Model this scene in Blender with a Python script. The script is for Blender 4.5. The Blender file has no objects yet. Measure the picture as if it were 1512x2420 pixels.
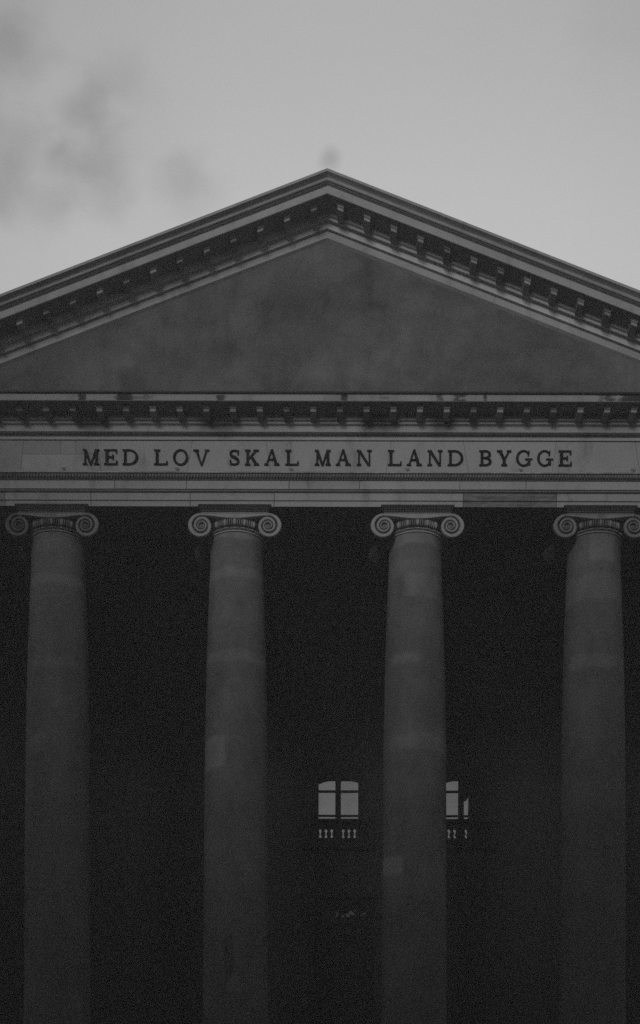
import bpy, bmesh, math, random
from mathutils import Vector, noise
R = math.radians
random.seed(7)
sc = bpy.context.scene
COL = sc.collection

# ------------------------------------------------------------------ camera, light, exposure
EYE = 1.6                     # eye height over the square
FPX = 2823.0                  # focal length in pixels of a 1512 px wide picture
DAX = 24.34                   # camera to the axis of the colonnade
cam = bpy.data.cameras.new('camera'); cam_o = bpy.data.objects.new('camera', cam); COL.objects.link(cam_o)
cam.sensor_fit = 'HORIZONTAL'; cam.sensor_width = 36.0; cam.lens = FPX / 1512 * 36
cam.shift_y = (2700 - 1209.5) / 1512
cam.clip_end = 3000
cam_o.location = (0, -DAX, EYE); cam_o.rotation_euler = (R(90), R(-0.15), 0)
sc.camera = cam_o

SUN_EL, SUN_AZ = 10.5, -13.5     # elevation; azimuth left (-) of straight behind the camera
sun = bpy.data.lights.new('sun', 'SUN'); sun_o = bpy.data.objects.new('sun', sun); COL.objects.link(sun_o)
sun.energy = 1.32; sun.angle = R(15); sun.color = (1, 1, 1)
sd = Vector((math.sin(R(SUN_AZ)) * math.cos(R(SUN_EL)), -math.cos(R(SUN_AZ)) * math.cos(R(SUN_EL)), math.sin(R(SUN_EL))))
sun_o.rotation_euler = sd.to_track_quat('Z', 'Y').to_euler(); sun_o.location = (-10, -60, 40)

LIFT_HAZE = .0055
vs = sc.view_settings
sc.display_settings.display_device = 'sRGB'
vs.view_transform = 'Standard'; vs.look = 'None'; vs.exposure = 0.0; vs.gamma = 1.0; vs.use_curve_mapping = False
sc.cycles.max_bounces = 6; sc.cycles.use_denoising = False

def N(nt, typ, **kw):
    n = nt.nodes.new(typ)
    for k, v in kw.items():
        if k.startswith('i_'):
            n.inputs[int(k[2:])].default_value = v
        else:
            setattr(n, k, v)
    return n

def M(nt, op, a, b=None, c=None, clamp=False):
    n = nt.nodes.new('ShaderNodeMath'); n.operation = op; n.use_clamp = clamp
    for i, v in enumerate((a, b, c)):
        if v is None: continue
        if isinstance(v, (int, float)): n.inputs[i].default_value = v
        else: nt.links.new(v, n.inputs[i])
    return n.outputs[0]

def MR(nt, v, a, b, c, d, smooth=True):
    n = nt.nodes.new('ShaderNodeMapRange'); n.interpolation_type = 'SMOOTHSTEP' if smooth else 'LINEAR'
    nt.links.new(v, n.inputs[0])
    for i, x in enumerate((a, b, c, d)): n.inputs[i + 1].default_value = x
    return n.outputs[0]

def build_world():
    w = bpy.data.worlds.new('World'); sc.world = w; w.use_nodes = True
    nt = w.node_tree; nt.nodes.clear(); L = nt.links
    out = N(nt, 'ShaderNodeOutputWorld'); bg = N(nt, 'ShaderNodeBackground'); bg.inputs[1].default_value = 0.1
    L.new(bg.outputs[0], out.inputs[0])
    sky = N(nt, 'ShaderNodeTexSky'); sky.sky_type = 'NISHITA'; sky.sun_disc = False
    sky.sun_elevation = R(SUN_EL); sky.sun_rotation = R(180 + SUN_AZ)
    bw = N(nt, 'ShaderNodeRGBToBW'); L.new(sky.outputs[0], bw.inputs[0])
    tc = N(nt, 'ShaderNodeTexCoord'); sep = N(nt, 'ShaderNodeSeparateXYZ'); L.new(tc.outputs['Generated'], sep.inputs[0])
    x, y, z = sep.outputs
    # overcast layer: bright veil before us, heavier cloud behind the camera and low down
    front = MR(nt, y, -0.75, 0.45, 0.0, 1.0)
    el = MR(nt, z, 0.2, 0.75, 0.0, 1.0, False)
    v_front = MR(nt, z, .56, .71, 7.0, 5.35)
    v_back = MR(nt, z, 0.26, 0.50, 2.5, 0.9)
    base = M(nt, 'MULTIPLY_ADD', front, M(nt, 'SUBTRACT', v_front, v_back), v_back)
    # cloud masses: sheet coordinates x/y, z/y of the northern sky
    yy = M(nt, 'MAXIMUM', y, 0.05)
    u = M(nt, 'DIVIDE', x, yy); v = M(nt, 'DIVIDE', z, yy)
    cmb = N(nt, 'ShaderNodeCombineXYZ'); L.new(u, cmb.inputs[0]); L.new(v, cmb.inputs[1])
    n1 = N(nt, 'ShaderNodeTexNoise'); n1.inputs['Scale'].default_value = 24.0; n1.inputs['Detail'].default_value = 3.0; n1.inputs['Roughness'].default_value = 0.42; n1.inputs['Distortion'].default_value = .2
    L.new(cmb.outputs[0], n1.inputs['Vector'])
    n2 = N(nt, 'ShaderNodeTexNoise'); n2.inputs['Scale'].default_value = 3.2; n2.inputs['Detail'].default_value = 3.0
    L.new(tc.outputs['Generated'], n2.inputs['Vector'])
    def blob(cu, cv, ru, rv, amt):
        a = M(nt, 'DIVIDE', M(nt, 'SUBTRACT', u, cu), ru); b = M(nt, 'DIVIDE', M(nt, 'SUBTRACT', v, cv), rv)
        d = M(nt, 'SQRT', M(nt, 'ADD', M(nt, 'MULTIPLY', a, a), M(nt, 'MULTIPLY', b, b)))
        d = M(nt, 'ADD', d, M(nt, 'MULTIPLY_ADD', n1.outputs[0], 1.9, -.95))
        return M(nt, 'MULTIPLY', MR(nt, d, -.1, 1.6, 1.0, 0.0), amt)
    dark = None
    for cl in CLOUDS:
        b = blob(*cl)
        dark = b if dark is None else M(nt, 'ADD', dark, b)
    dark = M(nt, 'MINIMUM', dark, 0.42)
    fx = MR(nt, y, 0.1, 0.3, 0.0, 1.0)
    dark = M(nt, 'MULTIPLY', dark, fx)
    base = M(nt, 'MULTIPLY', base, M(nt, 'SUBTRACT', 1.0, dark))
    uc = M(nt, 'SUBTRACT', u, .05); fall = M(nt, 'SUBTRACT', 1.0, M(nt, 'MULTIPLY', M(nt, 'MINIMUM', M(nt, 'MULTIPLY', uc, uc), .12), 1.5))
    base = M(nt, 'MULTIPLY', base, fall)
    base = M(nt, 'MULTIPLY', base, M(nt, 'MULTIPLY_ADD', n2.outputs[0], 0.16, 0.92))
    tot = M(nt, 'ADD', M(nt, 'MULTIPLY', base, 0.9), M(nt, 'MULTIPLY', bw.outputs[0], 0.02))
    L.new(tot, bg.inputs[0])

def uv_of(px, py): return ((px - 756) / FPX, (2700 - py) / FPX)
def cloud(px, py, rx, ry, a):
    u, v = uv_of(px, py); return (u, v, rx / FPX, ry / FPX, a)
CLOUDS = [cloud(15, 90, 95, 110, .26), cloud(190, 265, 85, 75, .2), cloud(20, 400, 120, 130, .28), cloud(215, 410, 100, 90, .24), cloud(260, 180, 80, 90, .08),
          cloud(430, 430, 100, 65, .17), cloud(777, 372, 24, 30, .26), cloud(300, 340, 130, 160, .06), cloud(1500, 40, 160, 160, .06)]
build_world()

# ------------------------------------------------------------------ materials
def stone(name, v, big=.18, fine=.14, bump=.25, scale=1.0, soot=0.0, rough=.9, streak=0.0, vary=0.0):
    m = bpy.data.materials.new(name); m.use_nodes = True
    nt = m.node_tree; L = nt.links; b = nt.nodes['Principled BSDF']
    b.inputs['Roughness'].default_value = rough; b.inputs['Specular IOR Level'].default_value = .2
    tc = N(nt, 'ShaderNodeTexCoord')
    at = N(nt, 'ShaderNodeAttribute'); at.attribute_name = 'tone'
    n1 = N(nt, 'ShaderNodeTexNoise'); n1.inputs['Scale'].default_value = .9 * scale; n1.inputs['Detail'].default_value = 6; n1.inputs['Roughness'].default_value = .6
    n2 = N(nt, 'ShaderNodeTexNoise'); n2.inputs['Scale'].default_value = 26 * scale; n2.inputs['Detail'].default_value = 5; n2.inputs['Roughness'].default_value = .7
    L.new(tc.outputs['Object'], n1.inputs['Vector']); L.new(tc.outputs['Object'], n2.inputs['Vector'])
    f1 = M(nt, 'MULTIPLY_ADD', n1.outputs[0], 2 * big, 1 - big)
    f2 = M(nt, 'MULTIPLY_ADD', n2.outputs[0], 2 * fine, 1 - fine)
    t = M(nt, 'MULTIPLY', M(nt, 'MULTIPLY', f1, f2), at.outputs['Fac'])
    if soot:
        mp = N(nt, 'ShaderNodeMapping'); mp.inputs['Scale'].default_value = (1.3, 1.3, .5 if not streak else .2)
        n3 = N(nt, 'ShaderNodeTexNoise'); n3.inputs['Scale'].default_value = 2.1 * scale; n3.inputs['Detail'].default_value = 7; n3.inputs['Roughness'].default_value = .68
        L.new(tc.outputs['Object'], mp.inputs[0]); L.new(mp.outputs[0], n3.inputs['Vector'])
        s = MR(nt, n3.outputs[0], .5, .72, 1.0, 1.0 - soot)
        t = M(nt, 'MULTIPLY', t, s)
    if vary:                                    # every block of its own weathering
        oi = N(nt, 'ShaderNodeObjectInfo'); t = M(nt, 'MULTIPLY', t, M(nt, 'MULTIPLY_ADD', oi.outputs['Random'], vary, 1 - vary))
    t = M(nt, 'MULTIPLY', t, v, clamp=True)
    L.new(t, b.inputs['Base Color'])
    bp = N(nt, 'ShaderNodeBump'); bp.inputs['Strength'].default_value = bump; bp.inputs['Distance'].default_value = .02
    L.new(n2.outputs[0], bp.inputs['Height']); L.new(bp.outputs[0], b.inputs['Normal'])
    return m

def plain(name, v, rough=.6, metal=0.0, var=.15, scale=12):
    m = bpy.data.materials.new(name); m.use_nodes = True
    nt = m.node_tree; L = nt.links; b = nt.nodes['Principled BSDF']
    b.inputs['Roughness'].default_value = rough; b.inputs['Metallic'].default_value = metal
    b.inputs['Specular IOR Level'].default_value = .25
    tc = N(nt, 'ShaderNodeTexCoord'); n1 = N(nt, 'ShaderNodeTexNoise'); n1.inputs['Scale'].default_value = scale; n1.inputs['Detail'].default_value = 5
    L.new(tc.outputs['Object'], n1.inputs['Vector'])
    L.new(M(nt, 'MULTIPLY', M(nt, 'MULTIPLY_ADD', n1.outputs[0], 2 * var, 1 - var), v), b.inputs['Base Color'])
    return m

A_STONE = .37
MAT = dict(
    sandstone=stone('sandstone', A_STONE * 1.05, big=.26, soot=.36),
    cornice=stone('cornice_sandstone', A_STONE * .92, soot=.22),
    rake=stone('raking_cornice_sandstone', A_STONE * .98, soot=.22),
    block=stone('modillion_sandstone', A_STONE * .95, fine=.3, big=.3, scale=2.5, soot=.3, vary=.7),
    plaster=stone('tympanum_plaster', .11, big=.42, fine=.26, scale=.8, soot=.18, streak=1, bump=.1),
    shaft=stone('shaft_plaster', .142, big=.26, fine=.14, scale=.8, soot=.1, streak=1, bump=.12),
    capital=stone('capital_sandstone', A_STONE * .95, fine=.2, soot=.15),
    capital_sooty=stone('sooty_capital', A_STONE * .62, fine=.35, big=.4, scale=2.2, soot=.6), capital_black=stone('blackened_capital', A_STONE * .42, fine=.4, big=.4, scale=2.2, soot=.7),
    capital_worn=stone('worn_capital', A_STONE * .70, fine=.3, big=.3, scale=2, soot=.4),
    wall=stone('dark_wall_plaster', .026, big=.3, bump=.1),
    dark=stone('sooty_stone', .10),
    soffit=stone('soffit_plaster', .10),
    ironrail=plain('painted_rail', .016, .9),
    lead=plain('lead_flashing', .035, .55),
    bronze=plain('dark_bronze', .008, .95, 0, .3),
    iron=plain('rusty_iron', .11, .9),
    wood=plain('dark_painted_wood', .014, .9),
    paving=stone('granite_setts', .035, big=.3, fine=.3, scale=.6),
    slate=plain('slate_roof', .03, .6, 0, .3),
    house=stone('shade_house_plaster', .04),
)
def glass(name, tint, rough=.0):
    m = bpy.data.materials.new(name); m.use_nodes = True
    nt = m.node_tree; L = nt.links; b = nt.nodes['Principled BSDF']
    b.inputs['Metallic'].default_value = 1.0; b.inputs['Roughness'].default_value = rough
    tc = N(nt, 'ShaderNodeTexCoord'); n1 = N(nt, 'ShaderNodeTexNoise'); n1.inputs['Scale'].default_value = 1.4; n1.inputs['Detail'].default_value = 4
    L.new(tc.outputs['Object'], n1.inputs['Vector'])
    L.new(M(nt, 'MULTIPLY', M(nt, 'MULTIPLY_ADD', n1.outputs[0], .3, .85), tint), b.inputs['Base Color'])
    return m
MAT['glass'] = glass('window_glass', .55)
MAT['door_glass'] = glass('door_glass', .10, .02)

# ------------------------------------------------------------------ mesh helpers
class MB:
    """collects verts / faces / a stone tone per vertex; build() links ONE mesh object"""
    def __init__(s): s.v = []; s.f = []; s.t = []
    def add(s, verts, faces, tone=1.0):
        o = len(s.v)
        s.v += [tuple(p) for p in verts]
        s.t += (list(tone) if isinstance(tone, (list, tuple)) else [tone] * len(verts))
        s.f += [tuple(i + o for i in f) for f in faces]
    def box(s, x0, x1, y0, y1, z0, z1, tone=1.0):
        s.add([(x0, y0, z0), (x1, y0, z0), (x1, y1, z0), (x0, y1, z0), (x0, y0, z1), (x1, y0, z1), (x1, y1, z1), (x0, y1, z1)],
              [(0, 3, 2, 1), (4, 5, 6, 7), (0, 1, 5, 4), (1, 2, 6, 5), (2, 3, 7, 6), (3, 0, 4, 7)], tone)
    def prism(s, pts, y0, y1, tone=1.0):
        """pts: (x, z) outline, counter-clockwise seen from the front (-y)"""
        n = len(pts)
        vs_ = [(x, y0, z) for x, z in pts] + [(x, y1, z) for x, z in pts]
        fs = [tuple(range(n)), tuple(range(2 * n - 1, n - 1, -1))]
        fs += [(i, i + n, (i + 1) % n + n, (i + 1) % n) for i in range(n)]
        s.add(vs_, fs, tone)
    def lathe(s, prof, cx, cy, seg=32, tone=None, a0=0.0, a1=2 * math.pi, closed=True):
        """prof: (r, z) from bottom to top"""
        n = seg if closed else seg + 1
        vs_, ts = [], []
        for (r, z) in prof:
            for k in range(n):
                a = a0 + (a1 - a0) * k / seg
                vs_.append((cx + r * math.sin(a), cy - r * math.cos(a), z)); ts.append(tone(a, z) if tone else 1.0)
        fs = []
        for i in range(len(prof) - 1):
            for k in range(seg):
                k2 = (k + 1) % n
                fs.append((i * n + k, i * n + k2, (i + 1) * n + k2, (i + 1) * n + k))
        s.add(vs_, fs, ts)
    def ellipsoid(s, c, r, seg=10, ring=6, rot=0.0, tone=1.0):
        vs_ = []
        for i in range(ring + 1):
            ph = math.pi * i / ring
            for k in range(seg):
                a = 2 * math.pi * k / seg
                x, y, z = r[0] * math.sin(ph) * math.cos(a), r[1] * math.sin(ph) * math.sin(a), -r[2] * math.cos(ph)
                vs_.append((c[0] + x * math.cos(rot) - y * math.sin(rot), c[1] + x * math.sin(rot) + y * math.cos(rot), c[2] + z))
        fs = [(i * seg + k, i * seg + (k + 1) % seg, (i + 1) * seg + (k + 1) % seg, (i + 1) * seg + k) for i in range(ring) for k in range(seg)]
        s.add(vs_, fs, tone)
    def build(s, name, mat, parent=None, smooth=False, origin=(0, 0, 0)):
        me = bpy.data.meshes.new(name); o3 = Vector(origin)
        me.from_pydata([tuple(Vector(p) - o3) for p in s.v], [], s.f); me.update()
        at = me.attributes.new('tone', 'FLOAT', 'POINT'); at.data.foreach_set('value', s.t)
        me.materials.append(mat)
        ob = bpy.data.objects.new(name, me); COL.objects.link(ob)
        if smooth:
            me.polygons.foreach_set('use_smooth', [True] * len(me.polygons))
            me.set_sharp_from_angle(angle=R(38))
        ob.location = o3
        if parent is not None:
            ob.parent = parent; ob.location = o3 - world_loc(parent)
        return ob

def world_loc(o):
    v = Vector((0, 0, 0))
    while o is not None: v += o.location; o = o.parent
    return v

def empty(name, loc, label, cat, group=None):
    o = bpy.data.objects.new(name, None); COL.objects.link(o); o.location = loc; o.empty_display_size = .3
    o['label'] = label; o['category'] = cat
    if group: o['group'] = group
    return o

def sub(name, o, parent, loc):
    """a copy of a part (shared mesh) under parent, at world place loc"""
    c = o.copy(); COL.objects.link(c); c.parent = parent; c.location = Vector(loc) - world_loc(parent)
    c.name = name
    return c

def ss(a, b, x):
    t = min(1, max(0, (x - a) / (b - a))) if b != a else float(x > a)
    return t * t * (3 - 2 * t)
def lerp(a, b, t): return a + (b - a) * t
def nz(x, y=0, z=0): return noise.noise(Vector((x, y, z)))

# plane of the frieze: y = -YF; p is the projection beyond it
YF = .56; DF = DAX - YF
CX = .09                                   # centre line of the portico
def zpx(py, p): return EYE + (2700 - py) / FPX * (DF - p)        # height of a moulding read at picture row py
ROLL = math.sin(R(.15))
def xfr(px, p=0.0): return (px - 756 - ROLL * 1600) / FPX * (DF - p)
HALF = 10.2                                # half width of the entablature at the frieze

# ------------------------------------------------------------------ ground
g = MB(); g.box(-160, 160, -160, 160, -.5, 0)
go = g.build('ground', MAT['paving']); go['kind'] = 'structure'

# ------------------------------------------------------------------ courthouse
court = empty('courthouse', (CX, 0, 0), 'neoclassical stone courthouse with Ionic columns, inscribed frieze and plain triangular pediment', 'courthouse')

def frange(a, b, st):
    n = max(1, int(round((b - a) / st))); return [a + (b - a) * i / n for i in range(n + 1)]

def sweep(mb, prof, xs, zoff=None, tone=None, groove=None, ret=True):
    """prof (p, z) from bottom to top swept along x on the front, returned along both flanks"""
    rows = len(prof); vs_, ts = [], []
    for x in xs:
        dz = zoff(x) if zoff else 0.0
        for i, (p, z) in enumerate(prof):
            q = groove(x, i) if groove else 0.0
            vs_.append((x, -YF - p + q, z + dz)); ts.append(tone(x, i, z) if tone else 1.0)
    fs = [(k * rows + i, (k + 1) * rows + i, (k + 1) * rows + i + 1, k * rows + i + 1) for k in range(len(xs) - 1) for i in range(rows - 1)]
    mb.add(vs_, fs, ts)
def flank(mb, prof, ydeep, tone=1.0):
    """the same mouldings carried round both corners and back along the flanks of the portico"""
    for sgn in (-1, 1):
        vs_, fs = [], []; n = len(prof)
        for (p, z) in prof: vs_.append((CX + sgn * (HALF + p), -YF - p, z))
        for (p, z) in prof: vs_.append((CX + sgn * (HALF + p), ydeep, z))
        for i in range(n - 1):
            q = (i, i + n, i + n + 1, i + 1) if sgn < 0 else (i, i + 1, i + n + 1, i + n)
            fs.append(q)
        mb.add(vs_, fs, tone)
def front_xs(prof_p, st, extra=()):
    e = HALF + prof_p
    xs = frange(CX - e, CX + e, st) + [x for x in extra if abs(x - CX) < e]
    return sorted(set(round(x, 5) for x in xs))

YBACK = 8.45                                # wall behind the colonnade

# --- architrave: three fasciae with a bead, then the egg moulding
J1 = [xfr(p, .12) for p in (271, 441, 683, 849.5, 1086.5, 1243)]
J23 = [xfr(p, .02) for p in (12, 215, 449.6, 648, 1094.6, 1315)]
J1 = [CX - 9.6, CX - 7.9] + J1 + [CX + 6.9, CX + 8.9]
J23 = [CX - 9.5, CX - 8] + J23 + [CX + 6.9, CX + 8.8]
def block_tone(J, x, seed, amp=.10, special=None):
    k = sum(1 for j in J if x > j)
    if special and k in special: return special[k]
    random.seed(seed * 100 + k); return 1 + random.uniform(-amp, amp)
def jx(J, w=.0045):
    out = []
    for j in J: out += [j - w - .002, j - w, j + w, j + w + .002]
    return out
def at_joint(J, x, w=.0048): return any(abs(x - j) < w for j in J)
arch = MB()
dark_block = 2 + J23[2:-2].index(J23[2:-2][4]) + 1
def t23(x, i, z):
    if at_joint(J23, x): return .3
    t = block_tone(J23, x, 3, .09, {dark_block: .50, 2: .62})
    if t < .6: t *= 1 + .6 * nz(x * 1.2, z * 30, 3) + .45 * nz(x * 7, z * 50, 1)
    return t
def t1(x, i, z):
    if at_joint(J1, x): return .3
    return block_tone(J1, x, 5, .10)
g23 = lambda x, i: .018 if at_joint(J23, x) else 0.0
g1 = lambda x, i: .018 if at_joint(J1, x) else 0.0
zA = zpx(1196.9, 0)                        # underside of the architrave
f3 = [(0, lerp(zA, zpx(1183.8, 0), i / 3)) for i in range(4)]
f2 = [(.03, lerp(f3[-1][1], zpx(1164.6, .03), i / 4)) for i in range(5)]
bd = [(.06, f2[-1][1]), (.085, f2[-1][1] + .006), (.092, (f2[-1][1] + zpx(1157.6, .085)) / 2), (.085, zpx(1157.6, .085))]
f1 = [(.12, bd[-1][1]), (.12, zpx(1136, .12))]
zE = f1[1][1]
ega = [(.135, zE), (.15, zE + .012), (.15, zE + .018), (.165, zE + .022), (.185, zE + .05), (.225, zE + .09), (.235, zE + .112)]
fil = [(.25, ega[-1][1]), (.25, zpx(1117, .25)), (.0, zpx(1117, .25) + .01)]
xs = front_xs(.0, .06, jx(J23)); sweep(arch, f3, xs, tone=t23, groove=g23)
xs = front_xs(.03, .06, jx(J23)); sweep(arch, [f3[-1]] + f2, xs, tone=t23, groove=g23)
xs = front_xs(.085, .25, jx(J1)); sweep(arch, [f2[-1]] + bd, xs, tone=lambda x, i, z: .8)
xs = front_xs(.12, .12, jx(J1)); sweep(arch, [bd[-1]] + f1, xs, tone=t1, groove=g1)
xs = front_xs(.18, .25); sweep(arch, [f1[-1]] + ega, xs, tone=lambda x, i, z: .40)
xs = front_xs(.25, .06); sweep(arch, [ega[-1]] + fil, xs, tone=lambda x, i, z: .9 + .5 * nz(x * 1.1, 5, 2) + .3 * nz(x * 6, 1, 2) if i < 3 else .7)
allp = f3 + f2 + bd + f1 + ega + fil
flank(arch, allp, YBACK)
# soffit and inner face of the architrave
sof = MB()
sof.box(CX - HALF + .004, CX + HALF - .004, -YF + .012, YF, zA + .004, zA + 1.0, .8)
for s_ in (-1, 1):
    x0, x1 = sorted((CX + s_ * (HALF - .004), CX + s_ * (HALF - 1.1)))
    sof.box(x0, x1, YF + .002, YBACK - .01, zA + .004, zA + 1.0, .8)
arch_o = arch.build('architrave', MAT['sandstone'], court)
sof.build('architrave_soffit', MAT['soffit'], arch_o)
# egg-and-dart tongues
eg = MB(); stp = .0585; n = int(2 * HALF / stp)
for k in range(n + 1):
    x = CX - HALF + k * stp
    if abs(x - CX) > 7.6: continue
    t = .52 + .35 * nz(x * .9, 3, 3) + .2 * nz(x * 7, 3, 1)
    eg.ellipsoid((x, -YF - .205, zE + .058), (.021, .022, .040), 8, 5, 0, max(.25, t))
eg.build('egg_moulding', MAT['sandstone'], arch_o, True)

# --- frieze of slanting blocks
frz = MB(); zf0 = zpx(1117, 0) - .03; zf1 = zpx(1039, 0) + .01
frz.box(CX - HALF, CX + HALF, -YF + .02, YF, zA + 1.004, zf1 + .3, .6)
FJ = [(-410, -398), (-190, -205), (-60, -48), (55.3, 48.7), (228.6, 240), (454.6, 441), (627.9, 640), (924.8, 910.7), (1094, 1107.6), (1315, 1303.5), (1500, 1512), (1720, 1705), (1960, 1972)]
FT = [.95, 1.0, .98, .84, None, 1.0, 1.02, .98, 1.0, 1.0, .97, .95, .9, .95]
gp = .0032
edges = [((CX - HALF), (CX - HALF))] + [(xfr(a), xfr(b)) for a, b in FJ if CX - HALF + .3 < xfr(a) < CX + HALF - .3] + [((CX + HALF), (CX + HALF))]
off = [i for i, (a, b) in enumerate(FJ) if CX - HALF + .3 < xfr(a)][0]
zj = zpx(1074.3, 0)
def fblock(xa, xb, z0, z1, tone):
    """xa, xb: (x at bottom, x at top) of the two sides"""
    frz.prism([(xa[0] + gp, z0 + gp), (xb[0] - gp, z0 + gp), (xb[1] - gp, z1 - gp), (xa[1] + gp, z1 - gp)], -YF, -YF + .06, tone)
for i in range(len(edges) - 1):
    (lt, lb), (rt, rb) = edges[i], edges[i + 1]
    tone = FT[min(len(FT) - 1, i + off)]
    if tone is None:                        # the patched block beside the first letter
        q = (zj - zf0) / (zf1 - zf0); lm, rm = lerp(lb, lt, q), lerp(rb, rt, q)
        fblock((lb, lm), (rb, rm), zf0, zj, .98)
        xm = xfr(143)
        fblock((lm, lt), (xm, xm), zj, zf1, .78)
        fblock((xm, xm), (rm, rt), zj, zf1, .86)
    else:
        fblock((lb, lt), (rb, rt), zf0, zf1, tone)
frz_o = frz.build('frieze', MAT['sandstone'], court)

# --- cornice bed mouldings, soffit, corona and flashing
def smear(x, lst):
    return max([0] + [s * (1 - ss(.35 * w, w, abs(x - xfr(c, .4)) + .22 * w * nz(x * 5, c, 1))) for c, w_, s in lst for w in (w_ / 118,)])
BED_SOOT = [(218, 55, .75), (512, 62, .75), (780, 30, .4), (893, 62, .8), (1052, 42, .7), (1150, 60, .25), (1440, 90, .35)]
COR_SOOT = [(202, 18, .85), (300, 30, .95), (330, 60, .45), (524, 18, .8), (812, 14, .85), (1035, 14, .7), (1082, 22, .75), (1140, 7, .85), (1425, 26, .75), (1490, 60, .95), (-60, 50, .5)]
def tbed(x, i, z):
    t = 1.25 + .16 * nz(x * .8, z * 2, 4) + .08 * nz(x * 4, z * 7, 2)  # base tone raised to offset the corona's shade on the bed
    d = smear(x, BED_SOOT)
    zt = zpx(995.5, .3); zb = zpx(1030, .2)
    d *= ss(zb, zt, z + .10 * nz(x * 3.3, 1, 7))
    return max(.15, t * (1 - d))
def tcor(x, i, z):
    d = smear(x, COR_SOOT)
    r = nz(x * 5.5, z * 9, 2) + .6 * nz(x * 14, z * 22, 5)
    t = 1 + .12 * nz(x * .7, 0, 9)
    r2 = nz(x * 4 + 2 * nz(x * 3, z * 6, 8), z * 13, 7) + .5 * nz(x * 11, z * 26, 2)
    t *= 1 - .85 * min(1, d * 1.15) * ss(-.45, .15, r2 + 1.4 * (d - .6))
    t *= 1 - .45 * ss(.35, .6, r) * ss(-.1, .3, nz(x * .6, 4, 4))
    return max(.1, t)
zb0 = zpx(1038.4, .03)
cav = [(.03, zb0 - .012), (.035, zb0), (.04, zb0 + .05), (.06, zb0 + .085), (.10, zpx(1024, .12))]
cy = [(.165, zpx(1024, .12) + .002), (.17, zpx(1019.4, .17)), (.174, zpx(1015, .174)), (.186, zpx(1009, .186)), (.20, zpx(1005.3, .20))]
fl2 = [(.225, cy[-1][1]), (.225, zpx(1003, .225)), (.25, zpx(1003, .225) + .003), (.25, zpx(995.8, .25))]
WALLP = .33
zS = zpx(946.3, .75)                      # soffit of the corona
wl = [(WALLP - .03, fl2[-1][1] + .004), (WALLP - .03, zS)]
cor = [(.75, lerp(zS, zpx(931, .75), i / 8)) for i in range(9)]
zT = cor[-1][1]
top = [(.80, zT), (.80, zpx(923.8, .80))]
cb = MB()
frn = front_xs(.3, .035)
bedp = cav + cy + fl2 + wl
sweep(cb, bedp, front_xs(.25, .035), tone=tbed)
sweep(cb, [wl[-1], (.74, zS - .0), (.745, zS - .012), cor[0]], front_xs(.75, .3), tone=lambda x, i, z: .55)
sweep(cb, cor, front_xs(.75, .025), tone=tcor)
flank(cb, bedp + cor, YBACK)
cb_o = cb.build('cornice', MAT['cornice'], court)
fm = MB(); sweep(fm, [cor[-1]] + top + [(-.1, top[-1][1] + .10)], front_xs(.80, .5)); flank(fm, top, YBACK)
fm.build('lead_flashing', MAT['lead'], cb_o)

# modillions
MSP = .519
def modillion(dz_shear):
    """block under the corona: moulded cap over a plain body; sheared with the slope for the raking cornice"""
    m = MB()
    def blk(hw, p0, p1, z0, z1, tone):
        v = []
        for z in (z0, z1):
            for (x, p) in ((-hw, p1), (hw, p1), (hw, p0), (-hw, p0)):
                v.append((x, -YF - p, z + dz_shear * x))
        m.add(v, [(0, 3, 2, 1), (4, 5, 6, 7), (0, 1, 5, 4), (1, 2, 6, 5), (2, 3, 7, 6), (3, 0, 4, 7)], tone)
    P1 = .60
    blk(.056, WALLP - .04, P1 - .02, -.112, -.058, 1.0)
    blk(.060, WALLP - .035, P1 - .008, -.0575, -.050, .8)
    blk(.064, WALLP - .03, P1 + .004, -.050, -.026, 1.0)
    blk(.068, WALLP - .025, P1 + .016, -.026, .006, .95)
    return m
mats = (MAT['block'], MAT['block'])
proto = None
for k in range(-20, 20):
    x = CX + (k + .5) * MSP
    if proto is None:
        proto = modillion(0).build('modillion', mats[0], cb_o); proto.location = Vector((x, 0, zS)) - world_loc(cb_o)
    else:
        sub('modillion', proto, cb_o, (x, 0, zS))

# --- tympanum
SL = .388
def zrk(py, p): return zpx(py, p)         # rows read at the apex line
zty = top[-1][1]
ty = MB(); P = []
apz = zrk(561.5, 0) + .02
wid = (apz - (zty - .2)) / SL
nx_ = 420
vs_, fs = [], []
for i in range(nx_ + 1):
    x = CX - wid + 2 * wid * i / nx_
    zt_ = apz - SL * abs(x - CX)
    for j in range(25): vs_.append((x, -YF, zty - .2 + (zt_ - zty + .2) * j / 24))
for i in range(nx_):
    for j in range(24): fs.append((i * 25 + j, (i + 1) * 25 + j, (i + 1) * 25 + j + 1, i * 25 + j + 1))
def tty(x, z):
    t = 1.0 + .30 * nz(x * .55, z * .9, 8) + .26 * nz(x * 1.5, z * 2.0, 3) + .16 * nz(x * 3.7, z * 5, 6)
    t += .16 * math.exp(-((x + 1.2) / 3.6) ** 2 - ((z - 15.9) / .8) ** 2)
    t += .20 * ss(.02, .28, nz(x * 1.0, z * 1.5, 11) + .55 * nz(x * 4, z * 5, 2) + .3 * nz(x * 11, z * 13, 4)) - .12 * ss(.05, .3, nz(x * .9 + 7, z * 1.3, 21) + .5 * nz(x * 5, z * 6, 9))
    t -= .25 * ss(zty + .30, zty, z + .15 * nz(x * 2.5, 1, 6)) * (.5 + .5 * nz(x * .9, 2, 2))
    for xv, w in ((3.6, .03), (-3.4, .02), (-.3, .05)):
        t += .10 * math.exp(-((x - xv + .05 * nz(z * 2, xv, 0)) / w / 2) ** 2) * ss(16.6, 15, z)
    return max(.4, t)
ty.add(vs_, fs, [tty(v[0], v[2]) for v in vs_])
ty.build('tympanum', MAT['plaster'], court)

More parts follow.
